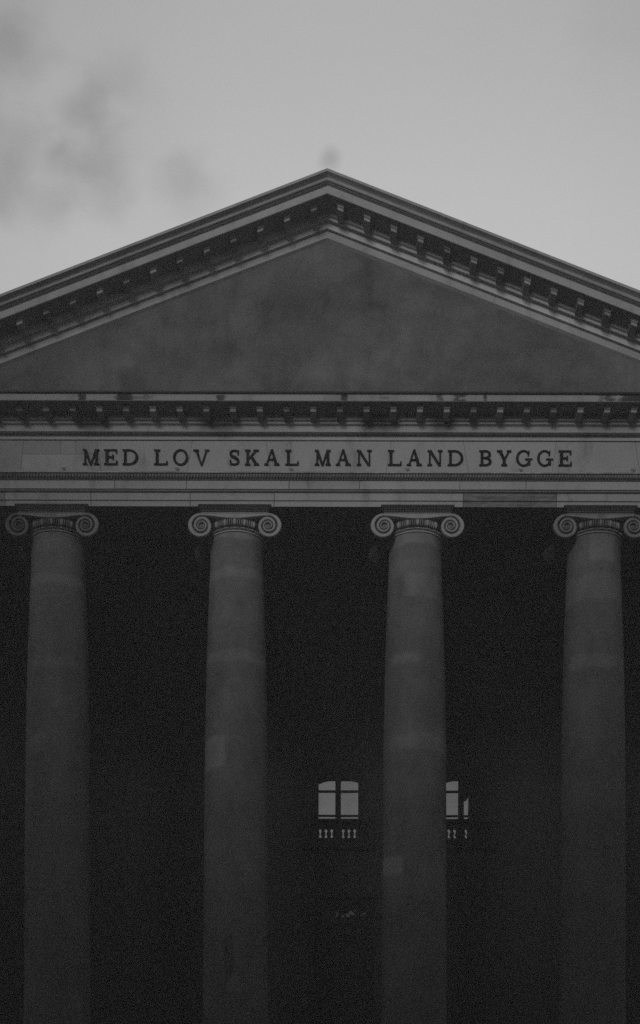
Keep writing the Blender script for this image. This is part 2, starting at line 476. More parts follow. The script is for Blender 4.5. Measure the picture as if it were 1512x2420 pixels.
# --- raking cornice
rk = MB()
def rz(py, p): return zrk(py, p)
fa = [(.0, rz(561.5, .06) - .03), (.06, rz(561.5, .06)), (.06, rz(545, .06))]
bedr = [(.12, fa[-1][1]), (.125, rz(539, .125)), (.128, rz(534, .128)), (.136, rz(528, .136)), (.147, rz(522, .147)), (.165, rz(519.5, .165)), (.235, rz(517, .235)), (.25, rz(511.3, .25))]
zSr = rz(455.5, .75)
wlr = [(WALLP - .03, bedr[-1][1] + .006), (WALLP - .03, zSr)]
corr = [(.75, zSr), (.75, rz(437, .75))]
st1 = [(.785, corr[-1][1]), (.785, rz(433.5, .785)), (.82, rz(433.5, .785) + .003), (.82, rz(429, .82))]
zc0, zc1 = st1[-1][1] + .004, rz(402, 1.0)
PT = .985; zc1 = rz(403.6, PT)
sima = [(.845, zc0)] + [(.855 + .018 * math.sin(math.pi * .5 * min(1, t / .5)) + (.10 * max(0, (t - .45) / .55) ** 2.2), lerp(zc0, zc1, t)) for t in [i / 10 for i in range(1, 11)]]
tf = [(PT, zc1 + .002), (PT, rz(397, PT)), (.2, rz(397, PT) + .02)]
zoff = lambda x: -SL * abs(x - CX)
WR = HALF + 1.0
def rxs(st): 
    a = frange(CX - WR, CX, st); return a + [2 * CX - x for x in reversed(a[:-1])]
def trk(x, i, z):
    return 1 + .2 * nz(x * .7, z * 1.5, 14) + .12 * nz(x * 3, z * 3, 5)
def tsm(x, i, z):
    return 1.12 * (1 + .22 * nz(x * .8, i * .25, 24) + .18 * nz(x * 3.4, i * .15, 5)) * (1 - .15 * (.6 + .8 * nz(x * 1.4, i * .3, 3)))
sweep(rk, fa + bedr + wlr, rxs(.07), zoff, lambda x, i, z: trk(x, i, z) * (1.45 if 3 < i < 11 else 1.0))  # bed moulding painted paler to make up for the overhang's shade
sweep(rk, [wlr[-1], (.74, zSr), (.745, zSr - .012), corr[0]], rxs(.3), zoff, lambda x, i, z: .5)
sweep(rk, corr + st1, rxs(.07), zoff, lambda x, i, z: trk(x, i, z) * (1.0 if i < 2 else .85))
sweep(rk, sima, rxs(.07), zoff, tsm)
sweep(rk, [sima[-1]] + tf, rxs(.07), zoff, lambda x, i, z: .9)
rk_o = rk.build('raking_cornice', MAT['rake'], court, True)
protos = {}
for sgn in (-1, 1):
    for k in range(0, 20):
        x = CX + sgn * (k + .5) * MSP; z = zSr - SL * abs(x - CX)
        if sgn not in protos:
            o = modillion(-SL * sgn).build('modillion', mats[1], rk_o); o.location = Vector((x, 0, z)) - world_loc(rk_o); protos[sgn] = o
        else:
            sub('modillion', protos[sgn], rk_o, (x, 0, z))

# --- roof behind the gable
rf = MB(); za = rz(397, PT) - .03
for sgn in (-1, 1):
    a = (CX, za); b = (CX + sgn * (WR + .05), za - SL * (WR + .05))
    pts = [a, b, (b[0], b[1] - .12), (a[0], a[1] - .12)]
    if sgn > 0: pts = pts[::-1]
    rf.prism(pts, -YF - .22, 14)
rf.build('roof', MAT['slate'], court)

# ------------------------------------------------------------------ columns
COLX = [CX + (k - 2.5) * 3.633 for k in range(6)]
FLOOR = 2.2
SH = [(.735, FLOOR + .52), (.70, FLOOR + .60), (.692, FLOOR + .75), (.668, 3.6), (.656, 5.0), (.653, 7.1), (.637, 9.7), (.607, 11.4), (.562, 12.75), (.543, 13.2), (.533, 13.6), (.532, 13.66), (.545, 13.72), (.552, 13.76)]
def shaft_r(z):
    for (r0, z0), (r1, z1) in zip(SH, SH[1:]):
        if z <= z1: return lerp(r0, r1, (z - z0) / (z1 - z0))
    return SH[-1][0]
def y2z(py): return EYE + (2700 - py) / 116.0
# lighter and darker repairs: (column, x0, x1, y0, y1 in the picture, tone)
PATCH = [(2, 480, 640, 1255, 1300, .26), (2, 470, 640, 1368, 1391, .14), (2, 470, 640, 1562, 1588, .12), (2, 470, 537, 1758, 1833, .20), (2, 535, 557, 2219, 2315, -.16),
         (2, 545, 570, 2310, 2350, .15), (2, 470, 640, 1391, 1500, .02),
         (3, 952, 1035, 1384, 1437, .13), (3, 900, 1060, 1255, 1311, .20), (3, 921, 983, 1567, 1590, .16), (3, 900, 946, 2037, 2078, .24), (3, 920, 1060, 1758, 1790, .10), (3, 900, 1060, 1345, 1384, .06),
         (1, 60, 210, 1385, 1405, .12), (1, 60, 210, 1580, 1600, .08), (1, 60, 130, 1760, 1800, .10), (1, 50, 210, 1265, 1330, .05),
         (4, 1330, 1480, 1380, 1440, .08), (4, 1380, 1440, 1290, 1350, .14), (4, 1340, 1480, 1570, 1600, .10)]
def shaft_tone(ci, xc):
    def f(a, z):
        r = shaft_r(z)
        t = 1 + .20 * nz(math.sin(a) * 1.2 + ci * 7, z * .8, math.cos(a)) + .16 * nz(math.sin(a) * 2.6 + ci, z * 2.6, math.cos(a) * 3) + .12 * nz(math.sin(a) * 6 + ci, z * 7, math.cos(a) * 6)
        t += .10 * nz(ci * 3, z * 1.7, 4) * (1 + nz(a * 2, z, ci))
        if math.cos(a) > 0:
            px = 756 + (xc + r * math.sin(a)) * 116 + ROLL * (z - EYE) * 116
            for (c, x0, x1, y0, y1, s) in PATCH:
                if c != ci: continue
                zz = z + .05 * nz(px * .03, z * 2, c) ; pw = px + 5 * nz(z * 4, px * .01, c)
                e = .05
                m = ss(y2z(y1) - e, y2z(y1) + e, zz) * (1 - ss(y2z(y0) - e, y2z(y0) + e, zz)) * ss(x0 - 5, x0 + 5, pw) * (1 - ss(x1 - 5, x1 + 5, pw))
                t += 2.7 * s * m * (1 + .5 * nz(px * .05, z * 4, 2))
        return t
    return f

VZ = EYE + (2700 - 1795.2 * .69041) / FPX * (DAX - .62)      # centre of the volutes
VX = .665
SRC = .69041 / FPX * (DAX - .62)                              # metres per photograph pixel on the capital's face
YV = .62                                                      # front face of the capital

def vol_r(t):
    """outer radius of the scroll after t turns (t = 0 at the outer side), in photograph pixels"""
    if t < 0: return lerp(46.2, 41.9, ss(0, .25, -t))
    return 46.2 * math.exp(-.61 * t)
def vol_w(t, r):
    if t < 0: return lerp(14.5, 9.2, ss(0, .25, -t))
    return r * (.325 - .02 * math.sin(2 * math.pi * t))

def volute_mesh():
    """scroll of the left volute, face and pulvinus, centred on its eye (x, z); y in column coordinates"""
    m = MB()
    ns = 150; T0, T1 = -.25, 2.62
    for face in (-1, 1):
        rows = []
        for i in range(ns + 1):
            t = lerp(T0, T1, i / ns); r = vol_r(t); w = vol_w(t, r)
            a = math.pi + 2 * math.pi * t           # angle, pi = outer (left) side, turning down and round
            fade = 1 - ss(2.2, 2.62, t)
            h = .060 * (.45 + .55 * fade)
            row = []
            for (q, hh) in ((0, -.05), (0, .55), (.10, .9), (.3, 1.0), (.5, .93), (.68, 1.0), (.88, .9), (1, .5), (1, -.05)):
                rr = max(.5, r - w * q) * SRC
                row.append((rr * math.cos(a), face * (YV - .075 + h * hh), rr * math.sin(a)))
            rows.append(row)
        k = len(rows[0])
        v = [p for row in rows for p in row]
        f = []
        for i in range(ns):
            for j in range(k - 1):
                q = (i * k + j, i * k + j + 1, (i + 1) * k + j + 1, (i + 1) * k + j)
                f.append(q)
        f.append(tuple(range(k)))
        m.add(v, f, 1.0 if face < 0 else .4)  # back scroll toned dark to stand in for shade behind the capital
        # sunk field behind the rib, following the first turn
        pts = []
        for i in range(72):
            t = i / 72; r = (vol_r(t) * .97 if t < .93 else lerp(vol_r(t) * .97, 40.5, (t - .93) / .07)) 
            r = min(r, 44); a = math.pi + 2 * math.pi * t
            if t > .5: r = max(r, 46.2 * math.exp(-.61 * t) * .97)
            pts.append((r * SRC * math.cos(a), r * SRC * math.sin(a)))
        n = len(pts)
        v = [(0, face * (YV - .078), 0)] + [(x, face * (YV - .078), z) for x, z in pts]
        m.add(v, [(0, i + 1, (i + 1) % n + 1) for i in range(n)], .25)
        # eye
        m.ellipsoid((0, face * (YV - .07), 0), (6.2 * SRC, .028, 6.2 * SRC), 14, 6, 0, .6)
    # pulvinus: the rolled side between the two faces, waisted in the middle, shade put into its tone
    ny = 14; seg = 40; v = []
    for j in range(ny + 1):
        y = lerp(-(YV - .07), YV - .07, j / ny); wst = 1 - .55 * math.cos(math.pi * (j / ny - .5)) ** 1.2
        if abs(j - ny / 2) <= 1: wst += .05
        for i in range(seg):
            t = i / seg; r = 46.2 * math.exp(-.61 * t * (1 if t < .75 else 1)) 
            if t > .75: r = lerp(46.2 * math.exp(-.61 * .75), 42, (t - .75) / .25)
            a = math.pi + 2 * math.pi * t
            v.append((r * wst * SRC * math.cos(a), y, r * wst * SRC * math.sin(a)))
    f = [(j * seg + i, (j + 1) * seg + i, (j + 1) * seg + (i + 1) % seg, j * seg + (i + 1) % seg) for j in range(ny) for i in range(seg)]
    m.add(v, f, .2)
    return m

def capital_mesh():
    m = MB()
    # canalis: the band between the scrolls, sagging in the middle
    for face in (-1, 1):
        n = 40; front = []
        for i in range(n + 1):
            x = lerp(-VX, VX, i / n); s = math.cos(math.pi * x / (2 * VX)) ** 1.6
            zt_ = 41.9 * SRC; zb_ = lerp(32.7, 23.4, s) * SRC
            front.append((x, zb_, zt_))
        y1, y0 = face * (YV - .015), face * (YV - .30)
        v, t = [], []
        for x, a, b in front:
            v += [(x, y0, a + .0), (x, y1 - face * .012, a), (x, y1, a + .008), (x, y1 - face * .004, (a + b) / 2), (x, y1, b - .012), (x, y1 + face * .012, b - .01), (x, y1 + face * .012, b), (x, y0, b)]
        k = 8
        f = [(i * k + j, (i + 1) * k + j, (i + 1) * k + j + 1, i * k + j + 1) for i in range(n) for j in range(k - 1)]
        m.add(v, f, 1.0)
    m.box(-VX, VX, -(YV - .29), YV - .29, 20 * SRC, 41.5 * SRC, .5)
    # echinus
    zc = EYE + 12.32 - VZ
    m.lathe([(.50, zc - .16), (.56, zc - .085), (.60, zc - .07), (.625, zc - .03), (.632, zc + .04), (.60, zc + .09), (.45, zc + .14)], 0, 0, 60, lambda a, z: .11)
    for k in range(20):
        a = k * R(18); r = .632
        if abs(math.sin(a)) > .66: continue
        m.ellipsoid((r * math.sin(a), -r * math.cos(a), zc), (.036, .038, .066), 10, 7, a, .95)
        for q in (-.072, -.0, .072):
            b = a + R(9) + q
            if abs(math.sin(b)) > .58: continue
            m.ellipsoid((r * math.sin(b), -r * math.cos(b), zc), (.0085, .030, .066), 6, 6, b, 1.0)
    # bead and reel
    zb = EYE + 12.222 - VZ; r = .600
    m.lathe([(r - .06, zb - .03), (r - .012, zb - .026), (r - .012, zb + .02), (r - .04, zb + .03)], 0, 0, 60, lambda a, z: .4)
    for k in range(20):
        a = k * R(18)
        m.ellipsoid((r * math.sin(a), -r * math.cos(a), zb), (.052, .02, .0165), 10, 5, a, 1.0)
        for q in (-.045, .045):
            b = a + R(9) + q
            m.ellipsoid((r * math.sin(b), -r * math.cos(b), zb), (.013, .018, .0165), 8, 5, b, .9)
    # astragal ring: bright edge and shaded underside painted into its tone
    za_ = EYE + 12.178 - VZ; r = .578
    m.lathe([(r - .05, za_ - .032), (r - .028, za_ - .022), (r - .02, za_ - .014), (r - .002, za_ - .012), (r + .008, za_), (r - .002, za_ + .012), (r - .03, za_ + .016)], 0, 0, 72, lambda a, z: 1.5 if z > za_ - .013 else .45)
    return m

def abacus_mesh():
    m = MB(); hw, hy = .729, .654
    z1 = zA - VZ - .003; z0 = 42.2 * SRC
    h = z1 - z0
    prof = [(-.075, z0), (-.07, z0 + .10 * h), (-.055, z0 + .22 * h), (-.05, z0 + .3 * h), (-.042, z0 + .42 * h), (-.02, z0 + .6 * h), (-.004, z0 + .78 * h), (0, z0 + .8 * h), (0, z1)]
    v = []
    for d, z in prof: v += [(-hw - d, -hy - d, z), (hw + d, -hy - d, z), (hw + d, hy + d, z), (-hw - d, hy + d, z)]
    f = [(i * 4 + j, i * 4 + (j + 1) % 4, (i + 1) * 4 + (j + 1) % 4, (i + 1) * 4 + j) for i in range(len(prof) - 1) for j in range(4)]
    f += [(3, 2, 1, 0), tuple(len(prof) * 4 - 4 + j for j in range(4))]
    m.add(v, f, .11)  # moulding toned dark for the shade of its down-facing curve
    st = .057; n = int((hw - .05) / st)
    for k in range(-n, n + 1):
        for fc in (-1, 1):
            m.ellipsoid((k * st, fc * (hy - .058), z0 + .30 * h), (.016, .014, .012), 8, 4, 0, .62)
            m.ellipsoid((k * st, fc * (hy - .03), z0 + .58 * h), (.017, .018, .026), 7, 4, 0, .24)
    return m

def base_mesh():
    m = MB(); z = FLOOR
    m.box(-.98, .98, -.98, .98, z, z + .2, .9)
    prof = [(.96, z + .202)]
    for i in range(9): a = -math.pi / 2 + math.pi * i / 8; prof.append((.88 + .09 * math.cos(a), z + .29 + .088 * math.sin(a)))
    prof += [(.84, z + .385), (.80, z + .40), (.785, z + .43), (.80, z + .455)]
    for i in range(7): a = -math.pi / 2 + math.pi * i / 6; prof.append((.79 + .05 * math.cos(a), z + .488 + .03 * math.sin(a)))
    prof += [(.74, z + .52)]
    m.lathe(prof, 0, 0, 64)
    return m

cap_p = vol_p = aba_p = bas_p = None
for ci, xc in enumerate(COLX):
    sh = MB(); zs = frange(SH[0][1], SH[-1][1], .035) if 0 < ci < 5 else [z for r, z in SH]
    prof = [(shaft_r(z), z) for z in zs]
    sh.lathe(prof, xc, 0, 96 if 0 < ci < 5 else 48, shaft_tone(ci, xc))
    col = sh.build('column', MAT['shaft'], court, True, (xc, 0, FLOOR))
    base = (xc, 0, VZ)
    if cap_p is None:
        cap_p = capital_mesh().build('capital', MAT['capital'], col, True); cap_p.location = Vector(base) - world_loc(col)
        aba_p = abacus_mesh().build('abacus', MAT['capital'], col); aba_p.location = Vector(base) - world_loc(col)
        vm = volute_mesh()
        vol_p = vm.build('volute', MAT['capital'], col, True); vol_p.location = Vector((xc - VX, 0, VZ)) - world_loc(col)
        vm.v = [(-x, y, z) for x, y, z in vm.v]; vm.f = [tuple(reversed(f)) for f in vm.f]
        vor_p = vm.build('volute', MAT['capital'], col, True); vor_p.location = Vector((xc + VX, 0, VZ)) - world_loc(col)
        bas_p = base_mesh().build('base', MAT['sandstone'], col, True); bas_p.location = Vector((xc, 0, 0)) - world_loc(col)
    else:
        q = [sub('capital', cap_p, col, base), sub('volute', vol_p, col, (xc - VX, 0, VZ)), sub('volute', vor_p, col, (xc + VX, 0, VZ))]
        sub('abacus', aba_p, col, base)
        if ci in (1, 4):                         # the outer capitals are blackened and worn
            for o_, mk in zip(q, ('capital_sooty', 'capital_black', 'capital_sooty') if ci == 1 else ('capital_worn',) * 3):
                o_.data = o_.data.copy(); o_.data.materials[0] = MAT[mk]
                if ci == 1: o_['label'] = 'soot blackened worn %s of the leftmost column in view' % o_.name.split('.')[0]
        sub('base', bas_p, col, (xc, 0, 0))

# ------------------------------------------------------------------ podium, steps, portico inside
pd = MB()
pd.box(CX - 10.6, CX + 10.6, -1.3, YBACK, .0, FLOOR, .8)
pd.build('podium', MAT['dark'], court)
sp = MB(); ns = 13
for i in range(ns):
    z1 = FLOOR * (ns - i) / (ns + 1) ; y0 = -1.3 - .32 * (i + 1)
    sp.box(CX - 8.8, CX + 8.8, y0, y0 + .318, 0, z1, .9)
sp.build('steps', MAT['dark'], court)
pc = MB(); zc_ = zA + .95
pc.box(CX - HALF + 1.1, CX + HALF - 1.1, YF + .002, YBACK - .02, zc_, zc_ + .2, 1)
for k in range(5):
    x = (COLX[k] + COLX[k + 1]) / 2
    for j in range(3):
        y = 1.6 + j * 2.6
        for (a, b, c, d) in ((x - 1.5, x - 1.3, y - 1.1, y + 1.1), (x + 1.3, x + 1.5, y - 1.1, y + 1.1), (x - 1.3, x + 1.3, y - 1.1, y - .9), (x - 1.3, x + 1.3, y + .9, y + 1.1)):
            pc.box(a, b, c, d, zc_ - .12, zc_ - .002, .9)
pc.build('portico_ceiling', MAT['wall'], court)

# wall with its openings: two windows and the doorway
PXW = FPX / (DAX + YBACK)                # pixels per metre on the wall
def xw(px): return (px - 756 - ROLL * 800) / PXW
def zw(py): return EYE + (2700 - py) / PXW
WIN = [(xw(752.3), xw(846.6)), (xw(752.3) + 3.372, xw(846.6) + 3.372)]
ZW0, ZW1 = zw(1990), zw(1822)            # glazing
DOOR = (xw(745), xw(885)); ZD1 = zw(2120)
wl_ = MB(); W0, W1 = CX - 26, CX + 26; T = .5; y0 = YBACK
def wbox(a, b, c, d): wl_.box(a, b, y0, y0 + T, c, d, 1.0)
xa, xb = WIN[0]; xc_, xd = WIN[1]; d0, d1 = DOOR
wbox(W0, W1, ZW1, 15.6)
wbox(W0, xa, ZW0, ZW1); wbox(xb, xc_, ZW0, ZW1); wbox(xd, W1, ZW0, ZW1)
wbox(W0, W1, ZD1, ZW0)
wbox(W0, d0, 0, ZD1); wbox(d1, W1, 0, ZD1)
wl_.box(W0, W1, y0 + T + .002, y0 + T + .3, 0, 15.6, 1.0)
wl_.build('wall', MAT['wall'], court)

# old panes sit a little askew in their frames: (yaw, tilt) in degrees
TILT = [[(-.3, 0), (-1.2, 0)], [(-1.1, 0), (-.3, -.25)]]
for (x0, x1) in WIN:
    fr = MB(); yg = y0 + .02
    ff = y0 - .03; fb = y0 + .06
    s = 1 / PXW
    gl = [(x0, x0 + 58.4 * s * .6904 / .6904 * 0 + (312 - 171) / 2.4387 * .69041 * s), (x0 + (358 - 171) / 2.4387 * .69041 * s, x1)]
    fr.box(gl[0][1], gl[1][0], ff, fb, ZW0, ZW1)                       # mullion
    for (a, b) in ((x0 - .07, x0 + .004), (x1 - .004, x1 + .07)): fr.box(a, b, ff, y0 + .03, ZW0 - .07, ZW1 + .07)
    for (a, b) in ((ZW1 - .004, ZW1 + .066), (ZW0 - .07, ZW0 + .004)): fr.box(x0 + .005, x1 - .005, ff, y0 + .03, a, b)
    bars = [zw(1869.5), zw(1927)]
    for (a, b) in gl:
        for zb, hb in zip(bars, (.026, .022)):
            fr.box(a + .001, b - .001, ff + .012, fb - .01, zb - hb, zb + hb)
    arch_c = (gl[0][1] + gl[1][0]) / 2; hw = (x1 - x0) / 2 + .001
    ztop, zspr = zw(1841), zw(1850)
    for (a, b) in gl:                                                   # curved head added, imitating the capitals' reflection in the glass
        n = 10; lo = [(lerp(a, b, i / n), zspr + (ztop - zspr) * (1 - abs((lerp(a, b, i / n) - arch_c - .06) / hw) ** 2.0)) for i in range(n + 1)]
        fr.prism(lo + [(b, ZW1 - .001), (a, ZW1 - .001)], ff + .006, fb - .004)
    win = fr.build('window', MAT['wood'], court, origin=(x0, y0, ZW0))
    wi = 0 if x0 == WIN[0][0] else 1
    for gi, (a, b) in enumerate(gl):
        zz = [ZW0, bars[1] - .022, bars[1] + .022, bars[0] - .026, bars[0] + .026, ZW1]
        yaw, tilt = TILT[wi][gi]
        for q in (0, 2, 4):
            p = MB(); cxp, czp = (a + b) / 2, (zz[q] + zz[q + 1]) / 2
            p.box(a - .004, b + .004, yg, yg + .004, zz[q] - .006, zz[q + 1] + .006)
            po = p.build('pane', MAT['glass'], win, origin=(cxp, yg, czp))
            po.rotation_euler = (R(tilt), 0, R(yaw))
    # balustrade before the sill
    br = MB(); yb0, yb1 = y0 - .16, y0 - .034
    def zb_(py): return EYE + (2700 - py) / FPX * (DAX + yb0)
    r0, r1 = zb_(1941), zb_(1934.5)
    xl, xr = x0 - .42, x1 + .42
    br.box(xl, xr, yb0 - .03, yb1 + .003, r0, r1)                       # hand rail
    br.box(xl, xr, yb0 - .02, yb1 - .001, zb_(1988), zb_(1980))                # foot rail
    for a in (xl, xr - .2): br.box(a, a + .2, yb0, yb1, zb_(1979.9), r0 - .001)
    br.box(xl, xr, yb0 - .05, y0 - .035, zb_(2004), zb_(1988.1))        # sill slab
    bo = br.build('balustrade', MAT['ironrail'], court, origin=(x0, yb0, r0))
    zt0, zt1 = zb_(1979.8), r0 - .002; H = zt1 - zt0; pitch = .157
    prof = [(.079, 0), (.079, .03), (.052, .09), (.034, .17), (.040, .23), (.062, .30), (.064, .36), (.054, .42), (.034, .50), (.034, .57), (.05, .65), (.079, .70), (.0795, .88), (.060, .90), (.060, .94), (.0795, .96), (.0795, 1.0)]
    nb = int((xr - xl - .4) / pitch); first = None
    xg = x0 + (187 - 171) / 2.4387 * .69041 * s
    k0 = -2
    xx = xg + pitch * .5 - 3 * pitch
    while xx < xr - .2 - .05:
        if xx > xl + .2 + .05:
            if first is None:
                b = MB(); b.lathe([(r, h * H) for r, h in prof], 0, 0, 20); b.v = [(x, y * .35, z) for x, y, z in b.v]
                first = b.build('baluster', MAT['ironrail'], bo, True); first.location = Vector((xx, y0 - .062, zt0)) - world_loc(bo)
            else: sub('baluster', first, bo, (xx, y0 - .062, zt0))
        xx += pitch

# doorway under the first window: double leaf with a glazed head
dr = MB(); dm = (d0 + d1) / 2; zh = ZD1 - 1.1
for (a, b) in ((d0 + .002, dm - .003), (dm + .003, d1 - .002)):
    dr.box(a, b, y0 + .15, y0 + .22, FLOOR + .01, zh - .06)
    for (c, d) in ((FLOOR + .3, FLOOR + 1.3), (FLOOR + 1.5, FLOOR + 2.7)): dr.box(a + .12, b - .12, y0 + .12, y0 + .149, c, d)
dr.box(d0 + .002, d1 - .002, y0 + .10, y0 + .24, zh - .059, zh + .06)
dr.box(d0 + .002, d1 - .002, y0 + .16, y0 + .21, zh + .061, ZD1 - .002)
dro = dr.build('door', MAT['wood'], court, origin=(dm, y0 + .2, FLOOR))
# raised pale strokes in the head of the doorway
def cpt(cx, cy): return (xw((1060 + cx / 6.3) * .69041), zw((3000 + cy / 6.3) * .69041))
def stroke(pts, w, tone=1.0):
    cv = MB(); P = [Vector((*cpt(*p), 0)) for p in pts]; rows = []; L = []
    for a, b in zip(P, P[1:]): L += [a.lerp(b, i / 6) for i in range(6)]
    L.append(P[-1]); seg = 8; v = []
    for i, q in enumerate(L):
        d = (L[min(i + 1, len(L) - 1)] - L[max(i - 1, 0)]).normalized(); n = Vector((-d.y, d.x, 0))
        e = .35 if i in (0, len(L) - 1) else 1
        r = w * (1 + .4 * nz(q.x * 9, q.y * 9, 3)) * e
        for k in range(seg):
            a = 2 * math.pi * k / seg
            v.append((q.x + n.x * r * math.cos(a), y0 + .13 + .05 * e * math.sin(a), q.y + n.y * r * math.cos(a)))
    f = [(i * seg + k, i * seg + (k + 1) % seg, (i + 1) * seg + (k + 1) % seg, (i + 1) * seg + k) for i in range(len(L) - 1) for k in range(seg)]
    f += [tuple(range(seg))[::-1], tuple((len(L) - 1) * seg + k for k in range(seg))]
    cv.add(v, f, tone); cv.build('relief_stroke', MAT['capital'], dro, True, origin=(P[0].x, y0 + .13, P[0].y))
stroke([(285, 812), (340, 800), (415, 812)], .022, .7); stroke([(270, 852), (430, 850)], .020, .6)
stroke([(560, 765), (610, 762), (592, 820), (570, 868)], .035, .9)
stroke([(690, 860), (725, 825), (735, 870)], .045, .8)
stroke([(775, 815), (830, 800), (840, 860)], .055, 1.0); stroke([(840, 790), (895, 750), (940, 785), (970, 812)], .04, 1.0)
stroke([(950, 715), (975, 690), (995, 740)], .022, .8); stroke([(1112, 845), (1150, 790), (1200, 775), (1232, 775)], .026, .8)

# ------------------------------------------------------------------ inscription
def arcpoly(cx, cz, rx, rz_, ix, iz, a0, a1, dx=0, n=28):
    """crescent between an outer and an inner ellipse (inner one moved by dx)"""
    o = [(cx + rx * math.cos(a), cz + rz_ * math.sin(a)) for a in [lerp(a0, a1, i / n) for i in range(n + 1)]]
    q = [(cx + dx + ix * math.cos(a), cz + iz * math.sin(a)) for a in [lerp(a1, a0, i / n) for i in range(n + 1)]]
    return o + q
def sten(x0b, x0t, w, z0=0.0, z1=1.0): return [(x0b, z0), (x0b + w, z0), (x0t + w, z1), (x0t, z1)]
def serif(xc, z, hw, st, up):
    h = .062; k = .05
    if up: return [[(xc - hw, 1 - h), (xc - st, 1 - h - k), (xc + st, 1 - h - k), (xc + hw, 1 - h), (xc + hw, 1), (xc - hw, 1)]]
    return [[(xc - hw, 0), (xc + hw, 0), (xc + hw, h), (xc + st, h + k), (xc - st, h + k), (xc - hw, h)]]
TK, TN = .165, .095
def glyph(ch, w):
    P = []
    if ch == 'M':
        P += [sten(.10, .12, .115), sten(w - .27, w - .29, .18)]
        c = w * .49
        P += [[(c - .07, -.02), (c + .07, -.02), (.26, 1), (.06, 1)], [(c - .05, -.02), (c + .05, .0), (w - .16, 1), (w - .27, 1)]]
        P += serif(.16, 0, .155, .07, False) + serif(w - .175, 0, .175, .1, False) + serif(.13, 1, .115, .06, True) + serif(w - .14, 1, .14, .09, True)
    elif ch == 'N':
        P += [sten(.10, .10, .10), sten(w - .20, w - .20, .10)]
        P += [[(w - .26, -.02), (w - .10, -.02), (.25, 1), (.06, 1)]]
        P += serif(.15, 0, .15, .06, False) + serif(.12, 1, .12, .06, True) + serif(w - .15, 1, .15, .06, True)
    elif ch == 'E':
        P += [sten(.11, .11, TK + .02)]
        P += serif(.20, 0, .19, .1, False) + serif(.20, 1, .19, .1, True)
        P += [[(.2, .93), (w - .03, .93), (w - .03, 1), (.2, 1)], [(w - .11, .74), (w - .03, .74), (w - .02, .97), (w - .16, .95)]]
        P += [[(.2, 0), (w, 0), (w - .02, .075), (.2, .075)], [(w - .14, .04), (w, .03), (w - .0, .27), (w - .07, .27)]]
        P += [[(.25, .46), (w - .30, .46), (w - .30, .54), (.25, .54)], [(w - .34, .37), (w - .25, .34), (w - .25, .66), (w - .34, .63)]]
    elif ch == 'L':
        P += [sten(.12, .12, TK + .01)] + serif(.20, 0, .19, .1, False) + serif(.21, 1, .20, .1, True)
        P += [[(.2, 0), (w - .02, 0), (w - .03, .08), (.2, .08)], [(w - .13, .04), (w - .02, .0), (w, .25), (w - .07, .26)]]
    elif ch == 'D':
        P += [sten(.11, .11, TK)] + serif(.19, 0, .18, .1, False) + serif(.19, 1, .18, .1, True)
        P += [arcpoly(w * .42, .5, w * .58, .5, w * .58 - .17, .42, -math.pi / 2, math.pi / 2), [(.2, .915), (w * .42, .92), (w * .42, 1), (.2, 1)], [(.2, 0), (w * .42, 0), (w * .42, .08), (.2, .085)]]
    elif ch == 'O':
        for a0, a1 in ((-math.pi / 2, math.pi / 2), (math.pi / 2, 1.5 * math.pi)):
            P += [arcpoly(w / 2, .5, w / 2, .525, w / 2 - .16, .43, a0, a1)]
    elif ch == 'V':
        P += [[(w * .48, -.05), (w * .56, -.05), (.30, 1), (.10, 1)], [(w * .48, -.05), (w * .57, -.05), (w - .11, 1), (w - .21, 1)]]
        P += serif(.19, 1, .19, .1, True) + serif(w - .15, 1, .15, .06, True)
    elif ch == 'A':
        P += [[(.10, 0), (.19, 0), (w * .52, 1.0), (w * .43, 1.02)], [(w - .31, 0), (w - .10, 0), (w * .56, 1.05), (w * .43, 1.02)]]
        P += [[(.26, .32), (w - .28, .32), (w - .31, .41), (.30, .41)]]
        P += serif(.145, 0, .145, .06, False) + serif(w - .18, 0, .18, .1, False)
    elif ch == 'K':
        P += [sten(.11, .11, TK)] + serif(.19, 0, .18, .1, False) + serif(.19, 1, .18, .1, True)
        P += [[(.24, .44), (.34, .42), (w - .13, .97), (w - .25, .97)], [(.36, .53), (.48, .66), (w - .06, .03), (w - .27, .03)]]
        P += serif(w - .17, 0, .17, .12, False) + serif(w - .19, 1, .17, .07, True)
    elif ch == 'B':
        P += [sten(.11, .11, TK)] + serif(.19, 0, .18, .1, False) + serif(.19, 1, .18, .1, True)
        P += [arcpoly(.40, .745, w - .44, .255, w - .60, .18, -math.pi / 2, math.pi / 2), arcpoly(.40, .27, w - .40, .27, w - .57, .19, -math.pi / 2, math.pi / 2)]
        P += [[(.2, .93), (.41, .93), (.41, 1), (.2, 1)], [(.2, .47), (.41, .47), (.41, .55), (.2, .55)], [(.2, 0), (.41, 0), (.41, .08), (.2, .08)]]
    elif ch == 'Y':
        P += [sten(w * .5 - .09, w * .5 - .09, TK + .02, 0, .46), [(w * .40, .42), (w * .58, .45), (.28, 1), (.08, 1)], [(w * .48, .42), (w * .59, .40), (w - .10, 1), (w - .21, 1)]]
        P += serif(.18, 1, .18, .1, True) + serif(w - .15, 1, .15, .06, True) + serif(w * .5, 0, .19, .1, False)
    elif ch == 'G':
        cx_ = w * .46; rx = w * .46
        P += [arcpoly(cx_, .5, rx, .525, rx - .155, .44, R(42), R(180)), arcpoly(cx_, .5, rx, .525, rx - .155, .44, R(180), R(322))]
        P += [[(cx_ + rx * .56, .66), (cx_ + rx * .72, .66), (cx_ + rx * .80, 1.0), (cx_ + rx * .66, .98)]]
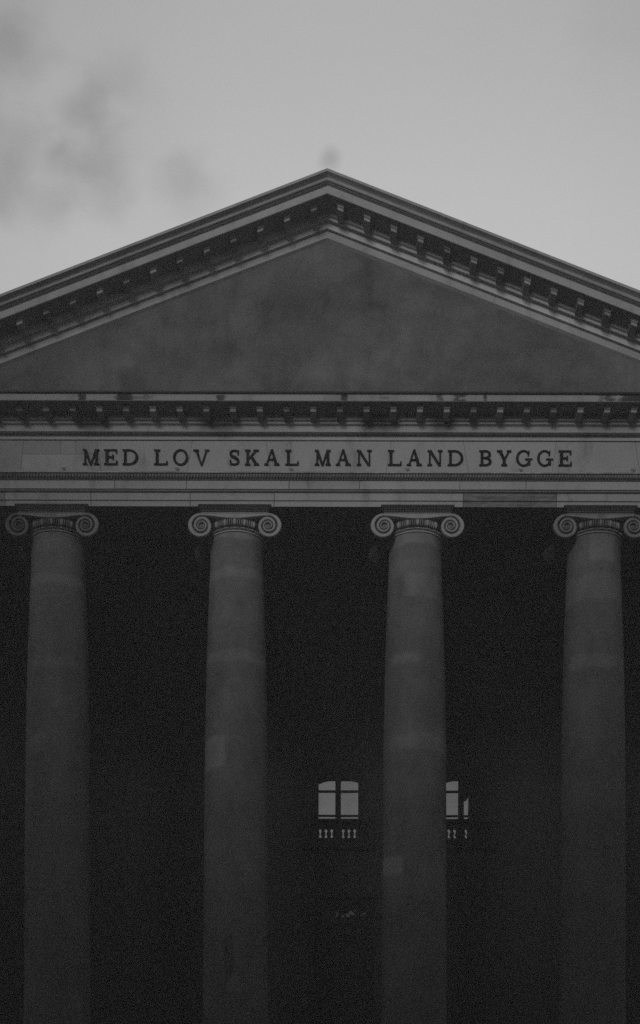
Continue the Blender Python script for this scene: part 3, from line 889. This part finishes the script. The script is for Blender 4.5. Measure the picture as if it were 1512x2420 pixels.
        P += [sten(w - .30, w - .30, .165, .06, .46), [(w * .56, .40), (w, .40), (w, .47), (w * .56, .47)], [(w * .60, .02), (w - .14, .1), (w - .14, .2), (w * .66, .09)]]
    elif ch == 'S':
        pts = []
        n = 40
        ctrl = [(.86, .72), (.80, .93), (.50, 1.0), (.20, .92), (.12, .73), (.30, .58), (.66, .44), (.88, .27), (.80, .07), (.48, .0), (.20, .05), (.10, .27)]
        ctrl = [(x * w, lerp(.045, .955, z)) for x, z in ctrl]
        def cr(t):
            i = min(len(ctrl) - 2, int(t)); u = t - i
            g_ = lambda k: Vector(ctrl[max(0, min(len(ctrl) - 1, k))])
            p0, p1, p2, p3 = g_(i - 1), g_(i), g_(i + 1), g_(i + 2)
            return .5 * ((2 * p1) + (p2 - p0) * u + (2 * p0 - 5 * p1 + 4 * p2 - p3) * u * u + (3 * p1 - p0 - 3 * p2 + p3) * u ** 3)
        L_, R_ = [], []
        for i in range(n + 1):
            t = (len(ctrl) - 1) * i / n; a = cr(max(0, t - .05)); b = cr(min(len(ctrl) - 1, t + .05)); d = (b - a).normalized(); c = cr(t)
            hw = .045 + .05 * math.exp(-((i / n - .5) / .17) ** 2)
            L_.append((c.x - d.y * hw, c.y + d.x * hw)); R_.append((c.x + d.y * hw, c.y - d.x * hw))
        P += [L_[:21] + R_[:21][::-1], L_[20:] + R_[20:][::-1]]
        P += [[(w * .80, .66), (w * .90, .66), (w * .93, 1.0), (w * .80, .9)], [(w * .05, 0), (w * .2, .12), (w * .16, .36), (w * .05, .36)]]
    return P

def outset(p, d):
    n = len(p); out = []
    for i in range(n):
        a, b, c = Vector(p[i - 1]), Vector(p[i]), Vector(p[(i + 1) % n])
        e1, e2 = (b - a), (c - b)
        if e1.length < 1e-6 or e2.length < 1e-6: out.append(tuple(b)); continue
        n1 = Vector((e1.y, -e1.x)).normalized(); n2 = Vector((e2.y, -e2.x)).normalized()
        m = n1 + n2
        if m.length < .3: out.append(tuple(b + n1 * d)); continue
        m.normalize(); k = d / max(.5, m.dot(n1)); out.append(tuple(b + m * k))
    return out
def area(p): return sum(p[i][0] * p[(i + 1) % len(p)][1] - p[(i + 1) % len(p)][0] * p[i][1] for i in range(len(p)))
LET = [('M', 0, 68, 240), ('E', 0, 287, 428), ('D', 0, 478, 642), ('L', 0, 805, 948), ('O', 0, 1003, 1160), ('V', 0, 1212, 1378),
       ('S', 1, 112, 200), ('K', 1, 245, 368), ('A', 1, 413, 546), ('L', 1, 593, 711), ('M', 1, 848, 987), ('A', 1, 1030, 1160), ('N', 1, 1210, 1340),
       ('L', 2, 58, 160), ('A', 2, 198, 310), ('N', 2, 352, 462), ('D', 2, 500, 616), ('B', 2, 733, 825), ('Y', 2, 865, 972), ('G', 2, 1007, 1127), ('G', 2, 1163, 1280), ('E', 2, 1320, 1418)]
ORG = [(260, 3.024), (740, 2.52), (1300, 2.16)]
zl0, zl1 = zpx(1098.6, .03), zpx(1062.6, .03); LH = zl1 - zl0
for ch, o, a, b in LET:
    org, k = ORG[o]
    x0 = xfr((org + a / k) * .69041, .03); x1 = xfr((org + b / k) * .69041, .03)
    m = MB()
    for i, poly in enumerate(glyph(ch, (x1 - x0) / LH)):
        if area(poly) < 0: poly = poly[::-1]
        poly = outset(poly, .002)
        m.prism([(x0 + px * LH, zl0 + pz * LH) for px, pz in poly], -YF - .034 - .0009 * i, -YF - .004)
    m.build('letter', MAT['bronze'], frz_o, origin=(x0, -YF, zl0))

# iron hooks left on the ledge under the inscription, one over every bay's middle and column
hook = None
for px, pw in ((150, 1.0), (418, 1.0), (687, 1.1), (962, .9), (1230, 1.0), (1497, .9)):
    x = xfr(px, .05); z0 = zpx(1117, .10) + .065
    if hook is None:
        h = MB()
        h.box(-.006, .006, -.012, 0, -.06, .052); h.box(-.05, .055, -.010, -.002, .053, .062); h.box(.0065, .045, -.010, -.002, .012, .020)
        hook = h.build('iron_hook', MAT['iron'], frz_o); hook.location = Vector((x, -YF - .03, z0)) - world_loc(frz_o)
    else:
        c = sub('iron_hook', hook, frz_o, (x, -YF - .03, z0)); c.rotation_euler = (0, random.uniform(-.15, .15), 0)

# ------------------------------------------------------------------ unseen houses behind the camera, added to shade the columns
SHADE_HOUSES = [(-40, -13.9, 23, 'tall dark plastered town house, unseen, added to shade the left columns'), (-13.8, -4.3, 15.4, 'lowest dark plastered town house, unseen, added to shade the lower columns'),
          (-4.2, 9.5, 19.6, 'middling dark plastered town house, unseen, added behind the viewer to shade the columns'), (9.6, 34, 22.5, 'tall dark plastered town house, unseen, added for shade at the right of the row')]
def shade_house(x0, x1, h, label):
    yb = -31; t = empty('shade_house', ((x0 + x1) / 2, yb, 0), label, 'house', 'unseen houses added for shade')
    w = MB(); w.box(x0, x1, yb - 10, yb, 0, h - 3.5)
    wo = w.build('wall', MAT['house'], t)
    r = MB(); v = [(x0, yb + .3, h - 3.498), (x1, yb + .3, h - 3.498), (x1, yb - 10.3, h - 3.498), (x0, yb - 10.3, h - 3.498), (x0, yb - 5, h), (x1, yb - 5, h)]
    r.add(v, [(0, 3, 2, 1), (0, 1, 5, 4), (2, 3, 4, 5), (1, 2, 5), (3, 0, 4)]); r.build('roof', MAT['slate'], t)
    n = int((x1 - x0 - 2) / 2.6); first = None
    for fl in range(4):
        for i in range(n):
            x = x0 + 1.5 + (i + .5) * (x1 - x0 - 3) / n; z = 2.2 + fl * 3.5
            if first is None:
                f = MB(); f.box(-.6, .6, -.01, .06, 0, 2.0); first = f.build('window', MAT['wood'], t); first.location = Vector((x, yb, z)) - world_loc(t)
            else: sub('window', first, t, (x, yb, z))
for h in SHADE_HOUSES: shade_house(*h)

# ------------------------------------------------------------------ thin scattering volume added over the square to lift the dark tones
hz = MB(); hz.box(-162, 162, -162, 162, -1.5, 26.5)
hm = bpy.data.materials.new('lift_haze'); hm.use_nodes = True; hn = hm.node_tree; hn.nodes.clear()
ho = hn.nodes.new('ShaderNodeOutputMaterial'); hv = hn.nodes.new('ShaderNodeVolumePrincipled')
hv.inputs['Color'].default_value = (.9, .9, .9, 1); hv.inputs['Density'].default_value = LIFT_HAZE; hv.inputs['Anisotropy'].default_value = 0.0
hn.links.new(hv.outputs[0], ho.inputs['Volume'])
hob = hz.build('lift_haze', hm); hob['kind'] = 'stuff'
